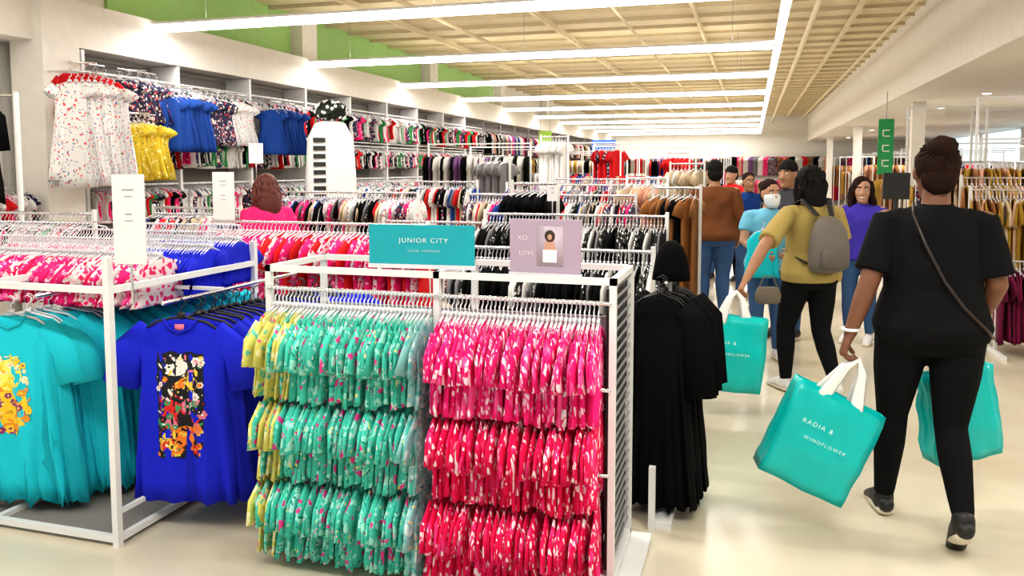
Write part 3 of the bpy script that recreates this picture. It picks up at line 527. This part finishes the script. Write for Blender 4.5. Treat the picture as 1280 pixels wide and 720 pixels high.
def person(label,loc,yaw,ht,bw=1.0,arms=None,feet=None,top=PB,slv=.8,pants=PB,shoe=SHOE,sole=SOLE,hair='short',hm=HAIRB,skin=SK1,vox=.012,hyaw=0,lean=0,mask=False,smile=False,hwid=1.0,grip=(1.2,1.2),flare=.05,hem=.84,loose=0,hs=1.0):
    s=ht/1.66; root=thing('person',label,'person',loc,yaw)
    sy=lambda z: lean*max(0,z-.9)
    sh=.18*bw**.6
    A=arms or {}
    La=A.get('L',[(-sh,sy(1.32),1.325),(-sh-.05,-.03,1.07),(-sh-.055,.08,.86)]); Ra=A.get('R',[(sh,sy(1.32),1.325),(sh+.05,-.03,1.07),(sh+.055,.08,.86)])
    FT=feet or {'L':[(-.1,.02,.48),(-.1,-.02,.085),(-.11,.13,.03)],'R':[(.1,.02,.48),(.1,-.02,.085),(.11,.13,.03)]}
    def torso(mb,inf,z0,z1,flare=0,lo=0):
        S=[(.78,.12,.10,0),(.84,.168,.125,-.008),(.90,.180,.138,-.016),(.97,.165,.12,-.008),(1.05,.146,.106,0),(1.15,.150,.112,.005),(1.24,.162,.116,.006),(1.30,.163,.104,.0),(1.335,.145,.092,-.004),(1.365,.115,.078,-.007),(1.385,.088,.068,-.008),(1.405,.066,.060,-.01)]
        S=[q for q in S if z0-.001<=q[0]<=z1+.001]
        mb.loft([(0,sy(z)+dy,z,(max(rx*(bw*hwid if z<1.0 else bw),(lo if .85<z<1.27 else 0))+inf+(flare*(1.2-z) if z<1.2 else 0)),ry*bw**.8+inf+(.015 if lo and z<1.2 else 0)+(flare*.7*(1.2-z) if z<1.2 else 0)) for z,rx,ry,dy in S],n=28,pw=.92)
    def sc(mb):
        mb.v=[v*s for v in mb.v]; return mb
    hy,hz=sy(1.53)+.015,1.53
    b_=MB(); torso(b_,-.012,.78,1.39)
    b_.tube([(0,sy(1.36)-.008,1.36),(0,hy-.02,1.47)],[.058*bw**.4,.05*bw**.3],n=14)
    hd=[(-.125,.028,.026,.055),(-.112,.045,.045,.04),(-.085,.057,.066,.024),(-.04,.068,.086,.008),(.0,.074,.095,0),(.045,.076,.098,-.004),(.085,.064,.083,-.006),(.112,.04,.052,-.006),(.124,.015,.02,-.006)]
    cy,sn=math.cos(hyaw),math.sin(hyaw)
    def hr(p):
        x,y,z=[q*hs for q in p]; return Vector((x*cy-y*sn,hy+x*sn+y*cy,hz+z))
    h=MB(); h.loft([(0,dy,z,rx,ry) for z,rx,ry,dy in hd],n=22)
    h.tube([(0,.088,.02),(0,.104,-.02),(0,.112,-.034)],[.009,.012,.015],n=8); h.ell((.013,.098,-.036),.011,8,6); h.ell((-.013,.098,-.036),.011,8,6)
    h.ell((0,.09,-.108),(.02,.015,.014))
    for q in (-1,1): h.ell((q*.078,-.005,-.005),(.012,.02,.032)); h.ell((q*.042,.06,-.035),(.022,.025,.022))
    h.v=[hr(v) for v in h.v]; b_.add(h.v,h.f)
    fing=MB(); hands=[]
    for sd,P,g in ((-1,La,grip[0]),(1,Ra,grip[1])):
        S_,E_,W_=[Vector(p) for p in P]; d=(W_-E_).normalized()
        b_.tube([S_,S_.lerp(E_,.5),E_,E_.lerp(W_,.35),W_],[.056*bw**.5,.05*bw**.5,.041*bw**.4,.04*bw**.4,.026],n=14)
        inw=Vector((-sd,0,0)); inw=(inw-d*inw.dot(d)).normalized(); sv=d.cross(inw)
        if sv.y<0: sv=-sv
        pe=W_+d*.085; b_.tube([W_,W_+d*.03,pe],[(.026,.02),(.037,.018),(.04,.015)],n=12,side=sv)
        for k,(ln,of) in enumerate(((.066,.028),(.075,.010),(.07,-.010),(.055,-.028))):
            p=pe-d*.012+sv*of; pts=[p]; a=.15
            for q in range(3):
                a+=g*.55 if q else g*.35
                p=p+(d*math.cos(a)+inw*math.sin(a))*ln*(.45,.32,.26)[q]; pts.append(p)
            fing.tube(pts,[.0095,.009,.008,.007],n=8)
        p=W_+d*.03+sv*.03; fing.tube([p,p+(d*.7+sv*.6+inw*.3)*.03,p+(d*.9+sv*.35+inw*.9)*.052],[.012,.0105,.0085],n=8)
        hands.append(W_+d*.10+inw*.03)
    for sd,k in ((-1,'L'),(1,'R')):
        K,A_,T_=[Vector(p) for p in FT[k]]; Hp=Vector((sd*.088*bw*hwid,0,.87))
        b_.tube([Hp,Hp.lerp(K,.45),K,K.lerp(A_,.35),A_],[.088*bw*hwid**.5,.078*bw,.055*bw**.7,.053*bw**.6,.035],n=16)
        b_.tube([A_-Vector((0,0,.02)),A_.lerp(T_,.6),T_],[.032,.036,.025],n=10)
    body=sc(b_).build('body',skin,root); remesh(body,vox,3,sc(fing))
    c=MB(); torso(c,.012,hem,1.39,flare,loose)
    c.tube([(0,sy(1.36)-.006,1.35),(0,sy(1.40)-.008,1.40)],[.085,.066],n=16,round_=False)
    for P in (La,Ra):
        S_,E_,W_=[Vector(p) for p in P]; iw=Vector((-S_.x*.35,0,.0))
        if slv<=1: c.tube([S_+iw,S_+Vector((0,0,-.005)),S_.lerp(E_,slv*.5),S_.lerp(E_,slv)],[.064*bw**.4,.066*bw**.5,.068*bw**.5,.071*bw**.5],n=14,round_=False)
        else: c.tube([S_+iw,S_,S_.lerp(E_,.5),E_,E_.lerp(W_,.5),E_.lerp(W_,.93)],[.07,.068,.064,.056,.05,.042],n=14)
    c.v=[v+Vector((0,.005*math.sin(v.z*38+v.x*20)+.005*math.sin(v.z*21-v.x*33),0)) for v in c.v]
    remesh(sc(c).build('shirt',top,root),vox,2)
    p_=MB(); torso(p_,.004,.78,1.05)
    for sd,k in ((-1,'L'),(1,'R')):
        K,A_,T_=[Vector(p) for p in FT[k]]; Hp=Vector((sd*.088*bw*hwid,0,.87))
        p_.tube([Hp,Hp.lerp(K,.45),K,K.lerp(A_,.35),A_+(K-A_)*.06],[.098*bw*hwid**.5,.088*bw*hwid**.5,.064*bw**.7,.064*bw**.6,.043],n=16)
    for q in (-1,1): p_.ell((q*.08*bw*hwid,-.075,.88),(.088*bw*hwid,.08,.088))
    remesh(sc(p_).build('trousers',pants,root),vox,3)
    for k in 'LR':
        K,A_,T_=[Vector(p) for p in FT[k]]; d=(T_-A_); dn=Vector((d.x,d.y,d.z)).normalized(); hl=A_-Vector((d.x,d.y,0)).normalized()*.035-Vector((0,0,.045))
        q=MB().tube([A_+Vector((0,0,.0)),A_-Vector((0,0,.03)),A_.lerp(T_,.5),T_+dn*.03],[(.042,.045),(.044,.05),(.043,.036),(.038,.026)],n=14); q.ell(hl+Vector((0,0,.012)),(.035,.035,.035))
        sh_=sc(q).build('shoe',shoe,root)
        tt=T_+dn*.055; tt.z=T_.z-.012
        q=MB().tube([hl-Vector((0,0,.018)),(hl.lerp(tt,.5))-Vector((0,0,.012)),tt-Vector((0,0,.006))],[(.037,.018),(.041,.017),(.035,.013)],n=12,side=Vector((-d.y,d.x,0)).normalized())
        sc(q).build('sole',sole,sh_)
    def hb(e,name,m,par=root):
        e.v=[hr(v) for v in e.v]; return sc(e).build(name,m,par)
    for q in (-1,1):
        e=MB(); e.ell((q*.031,.083,.008),(.014,.009,.009),10,6); eo=hb(e,'eye',EYE)
        e=MB(); e.ell((q*.031,.0905,.008),(.006,.004,.006),8,6); hb(e,'iris',IRIS,eo)
        e=MB(); e.tube([(q*.015,.094,.03),(q*.035,.09,.035),(q*.05,.076,.028)],.004,n=6); hb(e,'eyebrow',hm)
    if mask:
        e=MB(); e.loft([(0,.045,-.125,.04,.05),(0,.04,-.09,.06,.075),(0,.03,-.04,.072,.088),(0,.025,-.012,.074,.083),(0,.03,.0,.05,.072)],n=20); hb(e,'face_mask',MASK)
    else:
        e=MB(); w2=.036 if smile else .026; e.tube([(-w2,.078,-.062),(0,.092,-.068 if not smile else -.078),(w2,.078,-.062)],[(.004,.004),(.007,.009 if not smile else .013),(.004,.004)],n=8); l_=hb(e,'lips',LIP)
        if smile: e=MB(); e.tube([(-w2*.8,.088,-.064),(0,.103,-.073),(w2*.8,.088,-.064)],[(.003,.003),(.004,.007),(.003,.003)],n=8); hb(e,'teeth',EYE,l_)
    g=MB(); rn=random.Random(int(ht*1000))
    if hair=='bun':
        g.ell((0,-.02,.03),(.086,.102,.092),28,20); g.ell((0,-.06,-.02),(.070,.058,.075),24,16); g.ell((0,-.085,.10),(.058,.048,.044),20,14)
        g.v=[v*(1+.05*noise.noise(v*40)+.035*noise.noise(v*90)) for v in g.v]
        for k in range(110):
            a=rn.uniform(3.2,6.2); z=rn.uniform(-.09,.08); q_=math.sqrt(max(0,1-(z/.11)**2)); v=Vector((math.cos(a)*.085*q_,-.02+math.sin(a)*.102*q_,.03+z)); e2=Vector((0,-.10,.09))
            g.tube([v,v*.6+e2*.4+v.normalized()*.012,v*.25+e2*.75],[.0025,.0035,.0025],n=5)
    elif hair=='short': g.ell((0,-.012,.05),(.083,.106,.09),18,12); g.ell((0,-.05,-.01),(.078,.062,.085))
    elif hair=='tied': g.ell((0,-.022,.045),(.082,.106,.092),18,12); g.ell((0,-.05,-.01),(.076,.062,.085)); g.ell((.02,-.10,.07),(.045,.04,.045),12,8)
    elif hair in('long','curly','wavy'):
        cu_=hair!='long'
        if cu_: g.ell((.01,-.022,.05),(.090,.104,.092),18,12)
        else: g.ell((0,-.012,.055),(.088,.108,.088),18,12)
        g.ell((0,-.075,-.07),(.088,.06,.13),16,10)
        if cu_: g.ell((0,-.09,-.12),(.11,.07,.17),16,10)
        R0=1.2 if cu_ else 1.0
        for k in range(190 if cu_ else 90):
            v=Vector((rn.gauss(0,1),rn.gauss(0,1)-.9,rn.gauss(0,1))).normalized()
            if v.y>.1 and v.z<.6: continue
            dz=-.06 if cu_ else 0
            g.ell((v.x*.1*R0,-.03+v.y*.09*R0,-.02+dz+v.z*(.125*R0+(.03 if dz else 0))),(rn.uniform(.014,.024),)*2+(rn.uniform(.03,.055),),7,5)
        for q in (-1,1): g.tube([(q*.08,.02,.04),(q*.092,.01,-.06),(q*(.088+.02*cu_),-.01,-.16-.05*cu_)],[.020,.026,.018],n=8)
    hb(g,'hair',hm)
    Rz=Matrix.Rotation(yaw,3,'Z'); return root,[Vector(loc)+Rz@(h_*s) for h_ in hands],s
def local(loc,yaw,ht,wp):
    return tuple((Matrix.Rotation(-yaw,3,'Z')@(Vector(wp)-Vector(loc)))*(1.66/ht))
r1,h1,s1=person('person in a black t-shirt and black leggings walking away with two teal bags',(.725,3.66,0),R(2),1.665,bw=1.02,hwid=1.18,vox=.0085,flare=.0,loose=.175,
 arms={'L':[(-.182,0,1.32),(-.25,-.06,1.08),(-.32,-.06,.85)],'R':[(.182,0,1.32),(.235,-.02,1.07),(.19,.13,.86)]},
 feet={'L':[(-.11,.12,.48),(-.12,.18,.085),(-.135,.32,.028)],'R':[(.10,.03,.46),(.095,-.22,.17),(.10,-.13,.035)]},slv=.85,hair='bun',hm=HAIRD,skin=SK1,grip=(1.5,1.3))
MB().tube([(-.085,-.01,1.41),(-.10,-.088,1.365),(-.06,-.138,1.24),(.01,-.150,1.10),(.08,-.165,1.0),(.17,-.152,.91),(.225,-.05,.86)],[(.006,.003)]*7,n=8,side=(1,0,0)).build('crossbody_strap',M('leather_dark',(.03,.018,.014),.4),r1)
MB().tube([Vector((-.318+.033*math.cos(a),-.06+.033*math.sin(a),.875)) for a in [i*math.pi/6 for i in range(13)]],.007,n=6).build('bracelet',WHITE,r1)
p2=floor_at(1008,498); p2.z=0
y2=R(28); hw_=local(p2,y2,1.56,atD(932,350,5.0)); el_=local(p2,y2,1.56,atD(954,310,5.1))
r2,h2,s2=person('person in a mustard beige top and black trousers wearing a grey backpack',(p2.x,p2.y,0),y2,1.56,bw=1.08,vox=.01,
 arms={'L':[(-.185,.0,1.325),el_,hw_],'R':[(.19,0,1.325),(.24,-.02,1.08),(.22,.14,.9)]},
 feet={'L':[(-.1,.14,.48),(-.1,.12,.085),(-.11,.27,.03)],'R':[(.1,.0,.47),(.1,-.2,.13),(.11,-.07,.035)]},top=MUST,slv=.8,hair='long',hm=HAIRB,skin=SK2,shoe=SHOEW,lean=.05,grip=(1.4,1.0))
bp=thing('backpack','grey backpack worn by the person in the mustard beige top','backpack',r2.location,R(28))
MB().loft([(0,-.19,.87,.09,.04),(0,-.20,.89,.125,.065),(0,-.21,.95,.14,.08),(0,-.21,1.05,.138,.08),(0,-.205,1.14,.12,.07),(0,-.195,1.2,.09,.055),(0,-.185,1.235,.04,.03)],n=24,pw=.92).build('main_pouch',M('backpack_grey',(.16,.14,.125),.8),bp)
MB().loft([(0,-.275,.90,.08,.015),(0,-.28,.92,.10,.025),(0,-.285,1.0,.10,.028),(0,-.275,1.04,.08,.015)],n=20,pw=.85).build('front_pocket',M('backpack_pocket',(.13,.115,.10),.8),bp)
for q in (-1,1): MB().tube([(q*.05,-.15,1.24),(q*.1,-.04,1.345),(q*.115,.07,1.29),(q*.12,.115,1.15),(q*.15,.02,.98),(q*.12,-.14,.93)],[(.02,.006)]*6,n=8,side=(1,0,0)).build('strap',BLACKP,bp)
q=floor_at(890,402); person('person in a brown jacket and blue jeans seen from behind',(q.x,q.y,0),R(10),1.63,bw=1.22,top=BRJ,slv=2,pants=JEAN,hair='short',hm=HAIRB,skin=SK2)
q=floor_at(957,452); r4,h4,s4=person('person with a white face mask in a pale aqua top facing the camera',(q.x,q.y,0),R(195),1.46,bw=1.05,arms={'L':[(-.185,0,1.325),(-.24,.05,1.1),(-.12,.22,1.02)],'R':[(.185,0,1.325),(.24,.05,1.1),(.12,.22,1.0)]},top=AQUA,slv=.6,pants=JEAN,hair='tied',hm=HAIRD,skin=SK3,mask=True,shoe=SHOEW,hyaw=.2)
aq=proto('draped_top',garment_mb(.3,.42,.06,.1,1.1,4,7,sleeve=False,n=24),TURQ,CLEAR,.24)
place(aq,tuple(r4.location+Vector((-.05,-.24,1.12))),R(10),'pale turquoise top held up by the masked person','top',None,.85)
q=floor_at(980,425); person('dark haired person in charcoal standing behind the masked person',(q.x,q.y,0),R(150),1.62,bw=1.05,top=CHAR,slv=.6,pants=JEAN,hair='short',hm=HAIRB,skin=SK2)
q=floor_at(1072,430); person('smiling dark haired person in a blue violet top facing the camera',(q.x,q.y,0),R(160),1.47,bw=1.0,top=VIOL,slv=.7,pants=JEAN,hair='wavy',hm=HAIRD,skin=SK3,shoe=SHOEW,smile=True,hyaw=.25)
q=floor_at(932,372); person('distant person in a blue top beyond the brown jacket',(q.x,q.y,0),R(215),1.5,top=DENIM,slv=.6,pants=JEAN,hair='tied',hm=HAIRD,skin=SK2,hyaw=-.3)
q=floor_at(912,352); person('distant person in a red top beyond the blue top',(q.x,q.y,0),R(150),1.58,top=RED,slv=.6,pants=BLK,hair='short',hm=HAIRB,skin=SK3)
q=floor_at(880,350); person('distant black haired person beyond the brown jacket',(q.x,q.y,0),R(0),1.62,top=BLK,slv=.6,pants=JEAN,hair='long',hm=HAIRB,skin=SK2)
q=atD(338,300,6.3); person('person with curly auburn hair in a rose pink top behind the left racks',(q.x,q.y,0),R(60),1.50,bw=1.0,lean=.12,top=PKS,slv=.9,pants=BLK,hair='curly',hm=HAIRR,skin=SK2)
# ---------------------------------------------------------------- bags
def shopping_bag(label,top,rz,roll,w_,h_,dp,words=True,pitch=0,hh_=.13):
    t=thing('shopping_bag',label,'bag',top,0); t.rotation_mode='QUATERNION'
    t.rotation_quaternion=(Matrix.Rotation(rz,3,'Z')@Matrix.Rotation(roll,3,'Y')@Matrix.Rotation(pitch,3,'X')).to_quaternion()
    n=10; vs=[]; rows=11
    for i in range(rows):
        u=i/(rows-1); W2=w_/2*(1-.06*u); D2=dp/2*(.45+.55*min(1,u*1.6)); z=-h_*u
        loop=[]
        for k in range(n): a=-1+2*k/n; loop.append((a*W2,-D2-.012*math.cos(a*1.5)*math.sin(u*3.1)))
        for k in range(4): loop.append((W2-(.03*math.sin(u*3.1)+.012*u) *(1 if k in(1,2,3) else 0)*(1 if k==2 else .5),-D2+2*D2*k/4))
        for k in range(n): a=1-2*k/n; loop.append((a*W2,D2+.012*math.cos(a*1.5)))
        for k in range(4): loop.append((-W2+(.03*math.sin(u*3.1))*(1 if k==2 else .5 if k else 0),D2-2*D2*k/4))
        for (x,y) in loop: vs.append((x,y+.024*noise.noise(Vector((x*12,y*5,z*12+w_*50))),z+ (.014*noise.noise(Vector((x*8,y,1))) if i==0 else 0)))
    m=len(loop); fs=[(i*m+j,i*m+(j+1)%m,(i+1)*m+(j+1)%m,(i+1)*m+j) for i in range(rows-1) for j in range(m)]; fs.append(tuple((rows-1)*m+j for j in range(m)))
    b=MB().add(vs,fs).build('bag_body',TEAL,t); sd=b.modifiers.new('s','SOLIDIFY'); sd.thickness=.002
    for y in (-1,1): MB().tube([(-w_*.2,y*dp*.24,-.05),(-w_*.17,y*dp*.22,.0),(-w_*.09,y*dp*.1,hh_*.72),(0,y*.008,hh_),(w_*.09,y*dp*.1,hh_*.72),(w_*.17,y*dp*.22,.0),(w_*.2,y*dp*.24,-.05)],[(.03,.003),(.027,.003),(.018,.004),(.012,.006),(.018,.004),(.027,.003),(.03,.003)],n=8,side=(1,0,0)).build('handle',HANDLE,t)
    if words: text_part('RADIA &',.028*w_/.4,WHITE,t,(-.06*w_/.4,-dp/2-.023,-h_*.34),(R(90),0,0),sp_=1.35); text_part('WINDFLOWER',.022*w_/.4,WHITE,t,(.0,-dp/2-.023,-h_*.49),(R(90),0,0),sp_=1.4)
    return t
hh=h1[0]
shopping_bag('large teal shopping bag with white lettering swinging beside the person in black',(hh.x-.03,hh.y-.02,hh.z-.155),R(10),R(24),.39,.42,.14,hh_=.17)
hh=h1[1]; shopping_bag('teal shopping bag partly hidden behind the legs of the person in black',(hh.x+.01,hh.y+.05,hh.z-.12),R(25),R(-8),.33,.40,.12,False)
hh=h2[0]; shopping_bag('teal shopping bag with white lettering carried by the person in mustard beige',(hh.x-.05,hh.y-.03,hh.z-.13),R(16),R(5),.42,.47,.13,hh_=.15)
t=thing('handbag','small dark beige handbag on the arm of the person in the mustard beige top','handbag',tuple(atD(960,368,5.25)),R(15))
lb=M('beige_leather',(.16,.13,.10),.7)
MB().loft([(0,0,-.06,.06,.03),(0,0,-.05,.08,.04),(0,0,.0,.085,.04),(0,0,.04,.07,.03),(0,0,.05,.06,.015)],n=20,pw=.7).build('pouch',lb,t)
MB().tube([(-.06,0,.04),(-.03,0,.12),(.03,0,.12),(.06,0,.04)],.005).build('handle',lb,t)
# ================================================================ finish
for p in PROTOS: bpy.data.objects.remove(p)
cd=bpy.data.cameras.new('camera'); co=bpy.data.objects.new('camera',cd); C.objects.link(co); SC.camera=co
co.location=(0,0,CAMZ); co.rotation_euler=(R(90)-PIT,0,PSI); cd.lens=F/1280*36; cd.sensor_width=36; cd.shift_y=-.0557; cd.clip_end=100; cd.clip_start=.05
SC.view_settings.view_transform='Standard'
try: SC.view_settings.look='Medium High Contrast'
except Exception as e: print('look',e)
